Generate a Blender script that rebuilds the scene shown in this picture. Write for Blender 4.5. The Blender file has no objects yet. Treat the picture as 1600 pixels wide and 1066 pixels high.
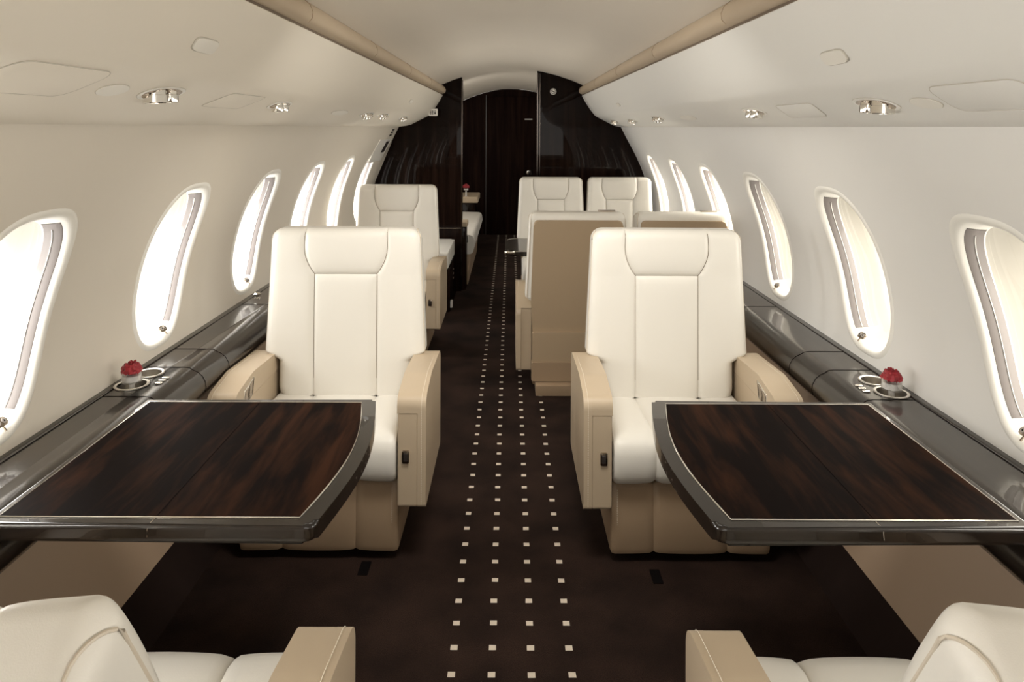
import bpy, bmesh, math, random
import numpy as np
from mathutils import Vector, Matrix
random.seed(7)
C = bpy.context.scene.collection
PI = math.pi

# ---------------------------------------------------------------- helpers
def tag(o, label=None, cat=None, group=None, kind=None):
    if label: o['label'] = label
    if cat: o['category'] = cat
    if group: o['group'] = group
    if kind: o['kind'] = kind
    return o

def thing(name, label, cat, loc=(0, 0, 0), rz=0, group=None):
    o = bpy.data.objects.new(name, None)
    o.empty_display_size = 0.1
    C.objects.link(o)
    o.location = loc
    o.rotation_euler = (0, 0, rz)
    return tag(o, label, cat, group)

def obj(name, bm, mat, parent=None, loc=None, rot=None, sharp=35, label=None):
    bmesh.ops.recalc_face_normals(bm, faces=bm.faces)
    me = bpy.data.meshes.new(name)
    bm.to_mesh(me)
    bm.free()
    for p in me.polygons: p.use_smooth = True
    me.set_sharp_from_angle(angle=math.radians(sharp))
    me.materials.append(mat)
    wn = name in ('table_frame', 'table_top', 'armrest', 'arm_pad', 'lower_panel', 'cushion', 'seat_cushion', 'ledge_top', 'rear_shell', 'rear_panel', 'rear_band')
    o = bpy.data.objects.new(name, me)
    C.objects.link(o)
    if wn and sharp != 35.5:
        md = o.modifiers.new('wn', 'WEIGHTED_NORMAL'); md.keep_sharp = True
    if parent: o.parent = parent
    if loc: o.location = loc
    if rot: o.rotation_euler = rot
    if label: o['label'] = label
    return o

def struct(name, bm, mat, parent=None, **k):
    o = obj(name, bm, mat, parent, **k)
    if parent is None: o['kind'] = 'structure'
    return o

def ax(p, a, axis):
    u, v = p
    return {'x': (a, u, v), 'y': (u, a, v), 'z': (u, v, a)}[axis]

def add_prism(bm, pts, axis, a0, a1, bev=0.0, seg=3):
    v0 = [bm.verts.new(ax(p, a0, axis)) for p in pts]
    v1 = [bm.verts.new(ax(p, a1, axis)) for p in pts]
    f0 = bm.faces.new(v0); f1 = bm.faces.new(list(reversed(v1)))
    n = len(pts)
    for i in range(n):
        j = (i + 1) % n
        bm.faces.new((v0[j], v0[i], v1[i], v1[j]))
    if bev > 0:
        es = list(set(list(f0.edges) + list(f1.edges)))
        bmesh.ops.bevel(bm, geom=es, offset=bev, segments=seg, profile=0.5, affect='EDGES', clamp_overlap=True)
    return bm

def prism(pts, axis, a0, a1, bev=0.0, seg=3):
    return add_prism(bmesh.new(), pts, axis, a0, a1, bev, seg)

def rpoly(pts, r, seg=5):
    """round the corners of a polygon; r number or list"""
    out = []
    n = len(pts)
    for i in range(n):
        p = Vector(pts[i]); a = Vector(pts[i - 1]); b = Vector(pts[(i + 1) % n])
        rr = r[i] if isinstance(r, (list, tuple)) else r
        if rr <= 0:
            out.append(tuple(p)); continue
        da = (a - p); db = (b - p)
        la, lb = da.length, db.length
        da.normalize(); db.normalize()
        ang = da.angle(db)
        t = min(rr / max(math.tan(ang / 2), 1e-4), la * .49, lb * .49)
        p0 = p + da * t; p1 = p + db * t
        for k in range(seg + 1):
            s = k / seg
            out.append(tuple(p0 * (1 - s) ** 2 + p * 2 * s * (1 - s) + p1 * s * s))
    return out

def rect(x0, x1, y0, y1, r=0, seg=4):
    p = [(x0, y0), (x1, y0), (x1, y1), (x0, y1)]
    return rpoly(p, r, seg) if r else p

def add_box(bm, x0, x1, y0, y1, z0, z1, bev=0.0, seg=3):
    vs = bmesh.ops.create_cube(bm, size=1)['verts']
    for v in vs:
        v.co = Vector(((x0 + x1) / 2 + v.co.x * (x1 - x0), (y0 + y1) / 2 + v.co.y * (y1 - y0), (z0 + z1) / 2 + v.co.z * (z1 - z0)))
    if bev > 0:
        es = list({e for v in vs for e in v.link_edges})
        bmesh.ops.bevel(bm, geom=es, offset=bev, segments=seg, profile=0.5, affect='EDGES', clamp_overlap=True)
    return bm

def box(*a, **k):
    return add_box(bmesh.new(), *a, **k)

def add_tube(bm, pts, r, n=8, closed=False):
    pts = [Vector(p) for p in pts]
    rings = []
    m = len(pts)
    ref = Vector((0.13, 0.27, 0.95)).normalized()
    for i in range(m):
        a = pts[i - 1] if (i > 0 or closed) else pts[i]
        b = pts[(i + 1) % m] if (i < m - 1 or closed) else pts[i]
        d = (b - a).normalized()
        u = d.cross(ref)
        if u.length < 1e-3: u = d.cross(Vector((1, 0, 0)))
        u.normalize(); w = d.cross(u).normalized()
        rings.append([bm.verts.new(pts[i] + (u * math.cos(2 * PI * k / n) + w * math.sin(2 * PI * k / n)) * r) for k in range(n)])
    for i in range(m if closed else m - 1):
        A, B = rings[i], rings[(i + 1) % m]
        for k in range(n):
            bm.faces.new((A[k], A[(k + 1) % n], B[(k + 1) % n], B[k]))
    if not closed:
        bm.faces.new(list(reversed(rings[0]))); bm.faces.new(rings[-1])
    return bm

def tube(pts, r, n=8, closed=False):
    return add_tube(bmesh.new(), pts, r, n, closed)

def add_lathe(bm, prof, cx=0, cy=0, n=32, M=None):
    rings = []
    for (r, z) in prof:
        if r < 1e-6:
            v = bm.verts.new((cx, cy, z)); rings.append([v]); continue
        rings.append([bm.verts.new((cx + r * math.cos(2 * PI * k / n), cy + r * math.sin(2 * PI * k / n), z)) for k in range(n)])
    for i in range(len(rings) - 1):
        A, B = rings[i], rings[i + 1]
        if len(A) == 1 and len(B) == 1: continue
        for k in range(n):
            k2 = (k + 1) % n
            if len(A) == 1: bm.faces.new((A[0], B[k2], B[k]))
            elif len(B) == 1: bm.faces.new((A[k], A[k2], B[0]))
            else: bm.faces.new((A[k], A[k2], B[k2], B[k]))
    if M is not None:
        for R in rings:
            for v in R: v.co = M @ v.co
    return bm

def lathe(prof, cx=0, cy=0, n=32, M=None):
    return add_lathe(bmesh.new(), prof, cx, cy, n, M)

def cosp(a, b, n):
    return [a + (b - a) * (0.5 - 0.5 * math.cos(PI * i / n)) for i in range(n + 1)]

# ---------------------------------------------------------------- materials
def nmat(name):
    m = bpy.data.materials.new(name); m.use_nodes = True
    nt = m.node_tree; b = nt.nodes['Principled BSDF']
    return m, nt, b

def N(nt, t, **k):
    n = nt.nodes.new(t)
    for a, v in k.items(): setattr(n, a, v)
    return n

def mat(name, col, rough=.5, metal=0, coat=0, spec=.5, bump=0, bscale=200, var=0, vscale=3, coat_rough=.03, emit=0, sheen=0):
    m, nt, b = nmat(name)
    b.inputs['Base Color'].default_value = (*col, 1)
    b.inputs['Roughness'].default_value = rough
    b.inputs['Metallic'].default_value = metal
    b.inputs['Coat Weight'].default_value = coat
    b.inputs['Coat Roughness'].default_value = coat_rough
    b.inputs['Specular IOR Level'].default_value = spec
    if sheen:
        b.inputs['Sheen Weight'].default_value = sheen
    if emit:
        b.inputs['Emission Color'].default_value = (*col, 1); b.inputs['Emission Strength'].default_value = emit
    tc = N(nt, 'ShaderNodeTexCoord')
    if bump:
        nz = N(nt, 'ShaderNodeTexNoise'); nz.inputs['Scale'].default_value = bscale; nz.inputs['Detail'].default_value = 4
        bp = N(nt, 'ShaderNodeBump'); bp.inputs['Strength'].default_value = bump; bp.inputs['Distance'].default_value = .002
        nt.links.new(tc.outputs['Object'], nz.inputs['Vector']); nt.links.new(nz.outputs['Fac'], bp.inputs['Height'])
        nt.links.new(bp.outputs['Normal'], b.inputs['Normal'])
    if var:
        nz = N(nt, 'ShaderNodeTexNoise'); nz.inputs['Scale'].default_value = vscale; nz.inputs['Detail'].default_value = 3
        rp = N(nt, 'ShaderNodeMapRange'); rp.inputs['To Min'].default_value = 1 - var; rp.inputs['To Max'].default_value = 1 + var
        mx = N(nt, 'ShaderNodeVectorMath', operation='SCALE'); mx.inputs[0].default_value = col
        nt.links.new(tc.outputs['Object'], nz.inputs['Vector']); nt.links.new(nz.outputs['Fac'], rp.inputs['Value'])
        nt.links.new(rp.outputs['Result'], mx.inputs['Scale']); nt.links.new(mx.outputs['Vector'], b.inputs['Base Color'])
    return m

def wood(name, c0, c1, scale=(30, 1.4, 30), rough=.25, coat=1.0, lo=.42, hi=.72):
    m, nt, b = nmat(name)
    tc = N(nt, 'ShaderNodeTexCoord'); mp = N(nt, 'ShaderNodeMapping')
    mp.inputs['Scale'].default_value = scale
    nz = N(nt, 'ShaderNodeTexNoise'); nz.inputs['Scale'].default_value = 1.0; nz.inputs['Detail'].default_value = 5; nz.inputs['Roughness'].default_value = .6
    nz.inputs['Distortion'].default_value = .4
    mp2 = N(nt, 'ShaderNodeMapping'); mp2.inputs['Scale'].default_value = tuple(s * .22 for s in scale)
    nz2 = N(nt, 'ShaderNodeTexNoise'); nz2.inputs['Scale'].default_value = 1.0; nz2.inputs['Detail'].default_value = 2
    ad = N(nt, 'ShaderNodeMath', operation='MULTIPLY_ADD'); ad.inputs[1].default_value = .5
    rm = N(nt, 'ShaderNodeMapRange'); rm.inputs['From Min'].default_value = lo + .25; rm.inputs['From Max'].default_value = hi + .25
    mx = N(nt, 'ShaderNodeMix', data_type='RGBA')
    mx.inputs['A'].default_value = (*c0, 1); mx.inputs['B'].default_value = (*c1, 1)
    L = nt.links.new
    L(tc.outputs['Object'], mp.inputs['Vector']); L(mp.outputs['Vector'], nz.inputs['Vector'])
    L(tc.outputs['Object'], mp2.inputs['Vector']); L(mp2.outputs['Vector'], nz2.inputs['Vector'])
    L(nz2.outputs['Fac'], ad.inputs[0]); L(nz.outputs['Fac'], ad.inputs[2])
    L(ad.outputs['Value'], rm.inputs['Value']); L(rm.outputs['Result'], mx.inputs['Factor']); L(mx.outputs['Result'], b.inputs['Base Color'])
    b.inputs['Roughness'].default_value = rough; b.inputs['Coat Weight'].default_value = coat; b.inputs['Coat Roughness'].default_value = .02
    b.inputs['Specular IOR Level'].default_value = .3
    return m

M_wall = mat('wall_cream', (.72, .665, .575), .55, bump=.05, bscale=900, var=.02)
M_wall_lit = mat('wall_cream_lit', (.80, .785, .75), .55, bump=.05, bscale=900, var=.02)  # cream wall lightened: daylight from the left windows put into the colour
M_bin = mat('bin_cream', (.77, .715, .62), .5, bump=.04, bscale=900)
M_bin_lit = mat('bin_cream_lit', (.79, .775, .73), .5, bump=.04, bscale=900)  # lighter copy of the bin cream, the light on this side painted in
M_line = mat('panel_seam', (.54, .50, .43), .6)
M_lightpanel = mat('light_panel', (.80, .77, .70), .45)
M_lip = mat('beige_lip', (.50, .40, .285), .45, bump=.05, bscale=700)
M_ceil = mat('ceiling_cloth', (.78, .72, .63), .6, bump=.04, bscale=900, var=.02)
M_leather = mat('cream_leather', (.735, .705, .64), .38, bump=.10, bscale=600, var=.02, spec=.4)
M_arm = mat('beige_leather', (.47, .375, .265), .40, bump=.10, bscale=600, var=.02, spec=.4)
M_armd = mat('tan_leather', (.33, .235, .150), .42, bump=.10, bscale=600, var=.02, spec=.4)
M_shell = mat('tan_shell', (.38, .285, .185), .5, bump=.12, bscale=700, spec=.3)
M_stitch = mat('stitch_thread', (.80, .74, .62), .6)
M_piping = mat('piping_leather', (.60, .53, .43), .45)
M_seaml = mat('leather_seam', (.22, .17, .12), .7)
M_seamd = mat('dark_seam', (.16, .12, .085), .7)
M_side = mat('sidewall_beige', (.37, .265, .18), .6, bump=.08, bscale=900)
M_ebony = wood('ebony_partition', (.0055, .0026, .0020), (.017, .0085, .006), (22, 22, 1.2), coat=.22)
M_door = wood('ebony_door', (.0075, .0035, .0028), (.020, .010, .007), (22, 22, 1.2), coat=0, rough=.5)
M_door.node_tree.nodes['Principled BSDF'].inputs['Specular IOR Level'].default_value = .02
M_ebony.node_tree.nodes['Principled BSDF'].inputs['Specular IOR Level'].default_value = .0
M_table = wood('ebony_table', (.0045, .0019, .0015), (.036, .0135, .0062), (24, 3.0, 24), rough=.6, coat=.0, lo=.42, hi=.72)
M_table.node_tree.nodes['Principled BSDF'].inputs['Specular IOR Level'].default_value = .03
M_ledge = wood('ledge_lacquer', (.014, .010, .007), (.022, .015, .010), (30, 1.2, 30), rough=.3, coat=.55)
M_border = wood('border_lacquer', (.013, .009, .0065), (.021, .014, .010), (30, 1.2, 30), rough=.25, coat=.55)
M_chrome = mat('chrome', (.80, .77, .72), .12, metal=1)
M_holder = mat('brushed_chrome', (.82, .78, .72), .28, metal=1)
M_chromed = mat('nickel_dark', (.42, .36, .30), .18, metal=1)
M_dark = mat('dark_plastic', (.035, .028, .024), .35)
M_black = mat('black_gap', (.004, .003, .003), .9, spec=.05)
M_grey = mat('grey_button', (.33, .30, .27), .4)
M_white = mat('white_trim', (.86, .84, .79), .35)
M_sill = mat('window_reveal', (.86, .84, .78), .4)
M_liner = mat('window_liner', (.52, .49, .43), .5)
M_channel = mat('shade_channel', (.22, .195, .185), .5)
M_red = mat('rose_red', (.30, .004, .012), .5, var=.35, vscale=60, sheen=.2)
M_frost = mat('frosted_glass', (.78, .76, .73), .25)
M_signred = mat('sign_red', (.5, .02, .02), .4)

def m_glass(name, tint=(1, 1, 1), w=.12):
    m, nt, b = nmat(name)
    nt.nodes.remove(b)
    tr = N(nt, 'ShaderNodeBsdfTransparent'); tr.inputs['Color'].default_value = (*tint, 1)
    gl = N(nt, 'ShaderNodeBsdfGlossy'); gl.inputs['Roughness'].default_value = .02
    mx = N(nt, 'ShaderNodeMixShader'); fr = N(nt, 'ShaderNodeLayerWeight'); fr.inputs['Blend'].default_value = .5
    pw = N(nt, 'ShaderNodeMath', operation='POWER'); pw.inputs[1].default_value = 5; ml = N(nt, 'ShaderNodeMath', operation='MULTIPLY'); ml.inputs[1].default_value = .6
    ad = N(nt, 'ShaderNodeMath', operation='ADD'); ad.inputs[1].default_value = w
    L = nt.links.new
    L(fr.outputs['Facing'], pw.inputs[0]); L(pw.outputs[0], ml.inputs[0]); L(ml.outputs[0], ad.inputs[0]); L(ad.outputs['Value'], mx.inputs['Fac'])
    L(tr.outputs['BSDF'], mx.inputs[1]); L(gl.outputs['BSDF'], mx.inputs[2])
    L(mx.outputs['Shader'], nt.nodes['Material Output'].inputs['Surface'])
    return m
M_glass = m_glass('clear_glass')
M_pane = m_glass('window_pane', (.97, .97, .97), .04)

def m_emit(name, col, s):
    m, nt, b = nmat(name); nt.nodes.remove(b)
    e = N(nt, 'ShaderNodeEmission'); e.inputs['Color'].default_value = (*col, 1); e.inputs['Strength'].default_value = s
    nt.links.new(e.outputs['Emission'], nt.nodes['Material Output'].inputs['Surface'])
    return m
M_dayL = m_emit('daylight_left', (1.0, .985, .955), 14)
M_dayLr = m_emit('daylight_left_rear_boost', (1.0, .985, .955), 22)  # rear panes on both sides glow extra, added to brighten the aft seats
M_dayRr = m_emit('daylight_right_rear_boost', (1.0, .96, .88), 20)
M_dayLf = m_emit('daylight_left_front_boost', (1.0, .985, .955), 30)  # unseen panes near the camera, boosted as added fill for the chair fronts
M_dayRf = m_emit('daylight_right_front_boost', (1.0, .965, .90), 20)
M_dayR = m_emit('daylight_right', (1.0, .955, .86), 8)
M_lamp = m_emit('lamp_lens', (1, .97, .92), 1.3)

def m_carpet():
    m, nt, b = nmat('carpet')
    L = nt.links.new
    tc = N(nt, 'ShaderNodeTexCoord'); sp = N(nt, 'ShaderNodeSeparateXYZ'); L(tc.outputs['Object'], sp.inputs[0])
    def mth(op, a, b_=None, c=None):
        n = N(nt, 'ShaderNodeMath', operation=op)
        for i, v in enumerate((a, b_, c)):
            if v is None: continue
            if isinstance(v, (int, float)): n.inputs[i].default_value = v
            else: L(v, n.inputs[i])
        return n.outputs[0]
    px, py = .103, .0939
    wob = N(nt, 'ShaderNodeTexNoise'); wob.inputs['Scale'].default_value = 9; L(tc.outputs['Object'], wob.inputs['Vector'])
    wv = mth('MULTIPLY', mth('SUBTRACT', wob.outputs['Fac'], .5), .006)
    xx = mth('ADD', sp.outputs['X'], wv); yy = mth('ADD', sp.outputs['Y'], wv)
    fx = mth('SUBTRACT', mth('FRACT', mth('DIVIDE', mth('ADD', xx, .1447 + px * .5), px)), .5)
    fy = mth('SUBTRACT', mth('FRACT', mth('DIVIDE', mth('ADD', yy, -1.7995 + py * .5 + py * 40), py)), .5)
    inx = mth('LESS_THAN', mth('ABSOLUTE', fx), .0096 / px)
    iny = mth('LESS_THAN', mth('ABSOLUTE', fy), .0094 / py)
    r1 = mth('GREATER_THAN', sp.outputs['X'], -.19); r2 = mth('LESS_THAN', sp.outputs['X'], .21)
    dot = mth('MULTIPLY', mth('MULTIPLY', inx, iny), mth('MULTIPLY', r1, r2))
    nz = N(nt, 'ShaderNodeTexNoise'); nz.inputs['Scale'].default_value = 420; nz.inputs['Detail'].default_value = 3; L(tc.outputs['Object'], nz.inputs['Vector'])
    nz2 = N(nt, 'ShaderNodeTexNoise'); nz2.inputs['Scale'].default_value = 5; nz2.inputs['Detail'].default_value = 4; L(tc.outputs['Object'], nz2.inputs['Vector'])
    f = mth('MULTIPLY', mth('MULTIPLY_ADD', nz.outputs['Fac'], 2.6, -.7), mth('MULTIPLY_ADD', nz2.outputs['Fac'], 2.4, -.45))
    cr = N(nt, 'ShaderNodeMix', data_type='RGBA'); cr.clamp_factor = True
    cr.inputs['A'].default_value = (.0065, .0038, .0030, 1); cr.inputs['B'].default_value = (.038, .021, .015, 1); L(f, cr.inputs['Factor'])
    c2 = N(nt, 'ShaderNodeMix', data_type='RGBA'); c2.inputs['B'].default_value = (.62, .54, .44, 1)
    L(cr.outputs['Result'], c2.inputs['A']); L(dot, c2.inputs['Factor'])
    L(c2.outputs['Result'], b.inputs['Base Color'])
    b.inputs['Roughness'].default_value = .95; b.inputs['Specular IOR Level'].default_value = .1
    bp = N(nt, 'ShaderNodeBump'); bp.inputs['Strength'].default_value = .5; bp.inputs['Distance'].default_value = .004
    L(nz.outputs['Fac'], bp.inputs['Height']); L(bp.outputs['Normal'], b.inputs['Normal'])
    return m
M_carpet = m_carpet()

# ---------------------------------------------------------------- cabin shell
Y0, YP, YB = -1.4, 6.0, 9.2          # open front end, partition, rear bulkhead
wz = [.50, .60, .70, .80, .925, 1.063, 1.225, 1.405]
wx = [1.165, 1.178, 1.186, 1.183, 1.164, 1.116, 1.04, .945]
wc = np.polyfit(wz, wx, 4)
def WX(z): return float(np.polyval(wc, z))

struct('floor', prism([(-.96, -.03), (.96, -.03), (.96, 0), (-.96, 0)], 'y', Y0, YB), M_carpet)

# ceiling
cp = [(0, 1.90), (.12, 1.896), (.25, 1.876), (.38, 1.843), (.5, 1.803), (.6, 1.762), (.75, 1.69)]
pts = [(-x + .018, z) for x, z in reversed(cp)] + [(x + .018, z) for x, z in cp[1:]]
outer = [(x, z + .03) for x, z in reversed(pts)]
struct('ceiling', prism(pts + outer, 'y', Y0, YB), M_ceil)

WZC, WA, WB = .93, .170, .262
def sup(t, a, b, n=2.9):
    c, s = math.cos(t), math.sin(t)
    return (a * math.copysign(abs(c) ** (2 / n), c), b * math.copysign(abs(s) ** (2 / n), s))

def win_pt(t, k=1.0):
    y, z = sup(t, WA * k, WB - WA * (1 - k))
    # a little narrower at the foot
    return y * (1 + .06 * z / WB), z

win_n = 0
def build_wall(side, centers, pitch, m, name):
    bm = bmesh.new()
    NR = 64
    zlo, zhi = .60, 1.25
    def P(y, z): return bm.verts.new((side * WX(z), y, z))
    for c in centers:
        y0, y1 = c - pitch / 2, c + pitch / 2
        rings = []
        # angles incl. corners exactly
        ts = sorted([2 * PI * k / NR for k in range(NR)])
        inner = [win_pt(t) for t in ts]
        outer = []
        for (iy, iz) in inner:
            k = min((pitch / 2) / abs(iy) if abs(iy) > 1e-6 else 1e9, ((zhi - WZC) if iz > 0 else (WZC - zlo)) / abs(iz) if abs(iz) > 1e-6 else 1e9)
            outer.append([iy * k, iz * k])
        # snap nearest to corners
        for cy, cz in ((pitch / 2, zhi - WZC), (-pitch / 2, zhi - WZC), (-pitch / 2, zlo - WZC), (pitch / 2, zlo - WZC)):
            j = min(range(NR), key=lambda i: (outer[i][0] - cy) ** 2 + (outer[i][1] - cz) ** 2)
            outer[j] = [cy, cz]
        for s in (0, .12, .3, .55, .8, 1):
            rings.append([P(c + a[0] * (1 - s) + b_[0] * s, WZC + a[1] * (1 - s) + b_[1] * s) for a, b_ in zip(inner, outer)])
        for A, B in zip(rings[:-1], rings[1:]):
            for k in range(NR):
                bm.faces.new((A[k], A[(k + 1) % NR], B[(k + 1) % NR], B[k]))
    ya, yb = centers[0] - pitch / 2, centers[-1] + pitch / 2
    def sheet(y0, y1, z0, z1, nz):
        zs = [z0 + (z1 - z0) * i / nz for i in range(nz + 1)]
        A = [P(y0, z) for z in zs]; B = [P(y1, z) for z in zs]
        for i in range(nz): bm.faces.new((A[i], A[i + 1], B[i + 1], B[i]))
    sheet(Y0, ya, zlo, zhi, 24); sheet(yb, YB, zlo, zhi, 24)
    sheet(Y0, YB, zhi, 1.46, 8); sheet(Y0, YB, .50, zlo, 4)
    bmesh.ops.remove_doubles(bm, verts=bm.verts, dist=.0004)
    w = struct(name, bm, m, sharp=60)
    # lower sidewall panel and carpeted kick
    lp = [(1.165, .50), (1.14, .38), (1.095, .22), (1.040, .10)]
    bm = bmesh.new()
    pp = [(side * x, z) for x, z in lp] + [(side * (x + .02), z) for x, z in reversed(lp)]
    add_prism(bm, pp, 'y', Y0, YP)
    obj('lower_panel', bm, M_side, w, label='tan lower sidewall panel')
    obj('kick_strip', prism([(side * .955, 0), (side * 1.040, .102), (side * 1.06, .10), (side * .975, -.01)], 'y', Y0, YB), M_carpetp, w, label='dark carpeted kick strip')
    bm = bmesh.new()
    for yy in (2.26, 3.6):
        for d in (0, .012):
            add_tube(bm, [(side * (x - .0008), yy + d, z) for x, z in lp], .0012, 5)
    obj('seam', bm, M_armd, w)
    return w

def build_window(side, c, day):
    global win_n
    win_n += 1
    NR = 72
    ts = [2 * PI * k / NR for k in range(NR)]
    root = bpy.data.objects.new('window_%d' % win_n, None); C.objects.link(root)
    root.location = (side * WX(WZC), c, WZC); root['kind'] = 'structure'
    xb = side * WX(WZC)
    def ring(bm, k, depth, flat=0.0, dx=0):
        vs = []
        for t in ts:
            y, z = win_pt(t, k)
            x = WX(WZC + z)
            vs.append(bm.verts.new((side * (x + depth) - xb, y, z)))
        return vs
    def band(bm, rs, sel=None):
        for A, B in zip(rs[:-1], rs[1:]):
            for k in range(NR):
                if sel and not sel(ts[k]): continue
                bm.faces.new((A[k], A[(k + 1) % NR], B[(k + 1) % NR], B[k]))
    bm = bmesh.new()
    rs = [ring(bm, 1.10, .0012), ring(bm, 1.07, -.0022), ring(bm, 1.03, -.0042), ring(bm, .99, -.0025), ring(bm, .96, .005), ring(bm, .94, .018), ring(bm, .925, .040), ring(bm, .92, .062, .5)]
    band(bm, rs)
    obj('window_frame', bm, M_sill, root, sharp=80)
    bm = bmesh.new()
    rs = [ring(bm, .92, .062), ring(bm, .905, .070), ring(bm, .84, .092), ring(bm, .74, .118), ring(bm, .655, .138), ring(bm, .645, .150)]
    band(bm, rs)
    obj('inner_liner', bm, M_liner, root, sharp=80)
    bm = bmesh.new()
    o = ring(bm, .645, .150); cen = bm.verts.new((side * (WX(WZC) + .150) - xb, 0, 0))
    for k in range(NR): bm.faces.new((o[k], o[(k + 1) % NR], cen))
    obj('outer_pane', bm, day, root)
    bm = bmesh.new()
    o = ring(bm, .923, .056, .6); cen = bm.verts.new((side * (WX(WZC) + .056) - xb, 0, 0))
    for k in range(NR): bm.faces.new((o[k], o[(k + 1) % NR], cen))
    obj('pane', bm, M_pane, root)
    # dark channel the blind runs in, at both sides
    bm = bmesh.new()
    rs = [ring(bm, .945, .014), ring(bm, .934, .0165), ring(bm, .918, .036), ring(bm, .912, .056), ring(bm, .925, .060)]
    band(bm, rs, lambda t: abs(math.cos(t)) > .50 )
    obj('blind_channel', bm, M_channel, root)
    bm = bmesh.new()
    for dk, dd in ((.912, .036),):
        for sgn in (1, -1):
            p = []
            for i in range(25):
                t = (0 if sgn > 0 else PI) + (-.95 + 1.9 * i / 24)
                y, z = win_pt(t, dk)
                p.append((side * (WX(WZC + z) + dd) - xb, y, z))
            add_tube(bm, p, .0012, 6)
    obj('channel_edge', bm, M_white, root)
    # blind switch: pill with two round arrow buttons on the lower reveal
    z = -.232
    X = side * (WX(WZC + z) + .012) - xb
    nrm = Vector((-side * .75, 0, .66)).normalized()
    up = Vector((side * .66, 0, .75)); yv = Vector((0, 1, 0))
    M = Matrix(((yv.x, up.x, nrm.x, X), (yv.y, up.y, nrm.y, .05), (yv.z, up.z, nrm.z, z), (0, 0, 0, 1)))
    bm = bmesh.new()
    add_prism(bm, rpoly([(-.020, -.0115), (.020, -.0115), (.020, .0115), (-.020, .0115)], .0114, 8), 'z', 0, .005, .001, 2)
    bmesh.ops.transform(bm, matrix=M, verts=bm.verts)
    sw = obj('blind_switch', bm, M_chromed, root)
    for s in (-1, 1):
        bm = lathe([(0, .0068), (.0062, .0068), (.0068, .005)], s * .0092, 0, 16, M)
        obj('button', bm, M_grey, sw)
    bm = bmesh.new()
    for s in (-1, 1):
        tri = [(s * .0092 - .003, -.0022 * s), (s * .0092 + .003, -.0022 * s), (s * .0092, .003 * s)]
        if s < 0: tri = tri[::-1]
        add_prism(bm, tri, 'z', .0068, .0073)
    bmesh.ops.transform(bm, matrix=M, verts=bm.verts)
    obj('arrow_mark', bm, M_black, sw)
    bm = bmesh.new(); add_box(bm, -.002, .002, -.024, -.0115, 0, .003)
    bmesh.ops.transform(bm, matrix=M, verts=bm.verts)
    obj('pull_tab', bm, M_chromed, root)
    return root

M_carpetp = mat('carpet_plain', (.017, .010, .008), .95, bump=.4, bscale=420, var=.3, vscale=6, spec=.1)
cl = [1.605 + .775 * k for k in range(-2, 6)]
cr = [1.575 + .76 * k for k in range(-2, 6)]
build_wall(-1, cl, .775, M_wall, 'wall_left')
build_wall(1, cr, .76, M_wall_lit, 'wall_right')
for c in cl: build_window(-1, c, M_dayLf if c < 1 else M_dayL if c < 3.6 else M_dayLr)
for c in cr: build_window(1, c, M_dayRf if c < 1 else M_dayR if c < 3.6 else M_dayRr)

struct('wall_front', prism([(-1.2, 0), (1.2, 0), (1.2, 1.5), (.6, 1.9), (-.6, 1.9), (-1.2, 1.5)], 'y', Y0 - .04, Y0), M_wall)

# rear partitions either side of the aisle opening
def section(x0, x1):
    top = []
    n = 24
    for i in range(n + 1):
        x = x0 + (x1 - x0) * i / n
        a = abs(x - .018)
        z = np.interp(a, [c[0] for c in cp] + [.95, 1.18, 1.25], [c[1] for c in cp] + [1.45, .90, .6])
        top.append((x, float(z)))
    return [(x0, 0), (x1, 0)] + top[::-1]
pl = struct('wall_rear_left', prism(section(-1.25, -.412), 'y', YP, YP + .04), M_ebony)
M_edge = mat('edge_metal', (.10, .085, .075), .15, metal=1)
pr = struct('wall_rear_right', prism(section(.231, 1.25), 'y', YP, YP + .04), M_ebony)
for p, x in ((pl, -.408), (pr, .234)):
    obj('edge_strip', box(x - .006, x + .004, YP - .006, YP + .046, .02, 1.80 if x < 0 else 1.865), M_edge, p, label='dark polished metal edge strip')
obj('edge_strip', box(.252, .256, YP - .002, YP, .02, 1.86), M_edge, pr)
obj('trim_line', box(-1.1, -.412, YP - .003, YP, .535, .541), M_chromed, pl)
wb = struct('wall_back', prism(section(-1.25, 1.25), 'y', YB, YB + .05), M_door)
d = struct('door_1', prism([(-.30, 0), (.34, 0), (.34, 1.80), (-.30, 1.80)], 'y', YB - .02, YB - .002, .004), M_door)
kb = Matrix.Translation((.245, YB - .02, .81)) @ Matrix.Rotation(PI / 2, 4, 'X')
obj('door_handle', lathe([(0, .05), (.030, .048), (.040, .035), (.040, .02), (.018, .014), (.018, 0)], 0, 0, 24, kb), M_chrome, d)
obj('latch_plate', box(.19, .29, YB - .026, YB - .019, 1.500, 1.512), M_white, d)
obj('frame_line', box(-.318, -.308, YB - .012, YB, .0, 1.82), M_dark, wb)

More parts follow.
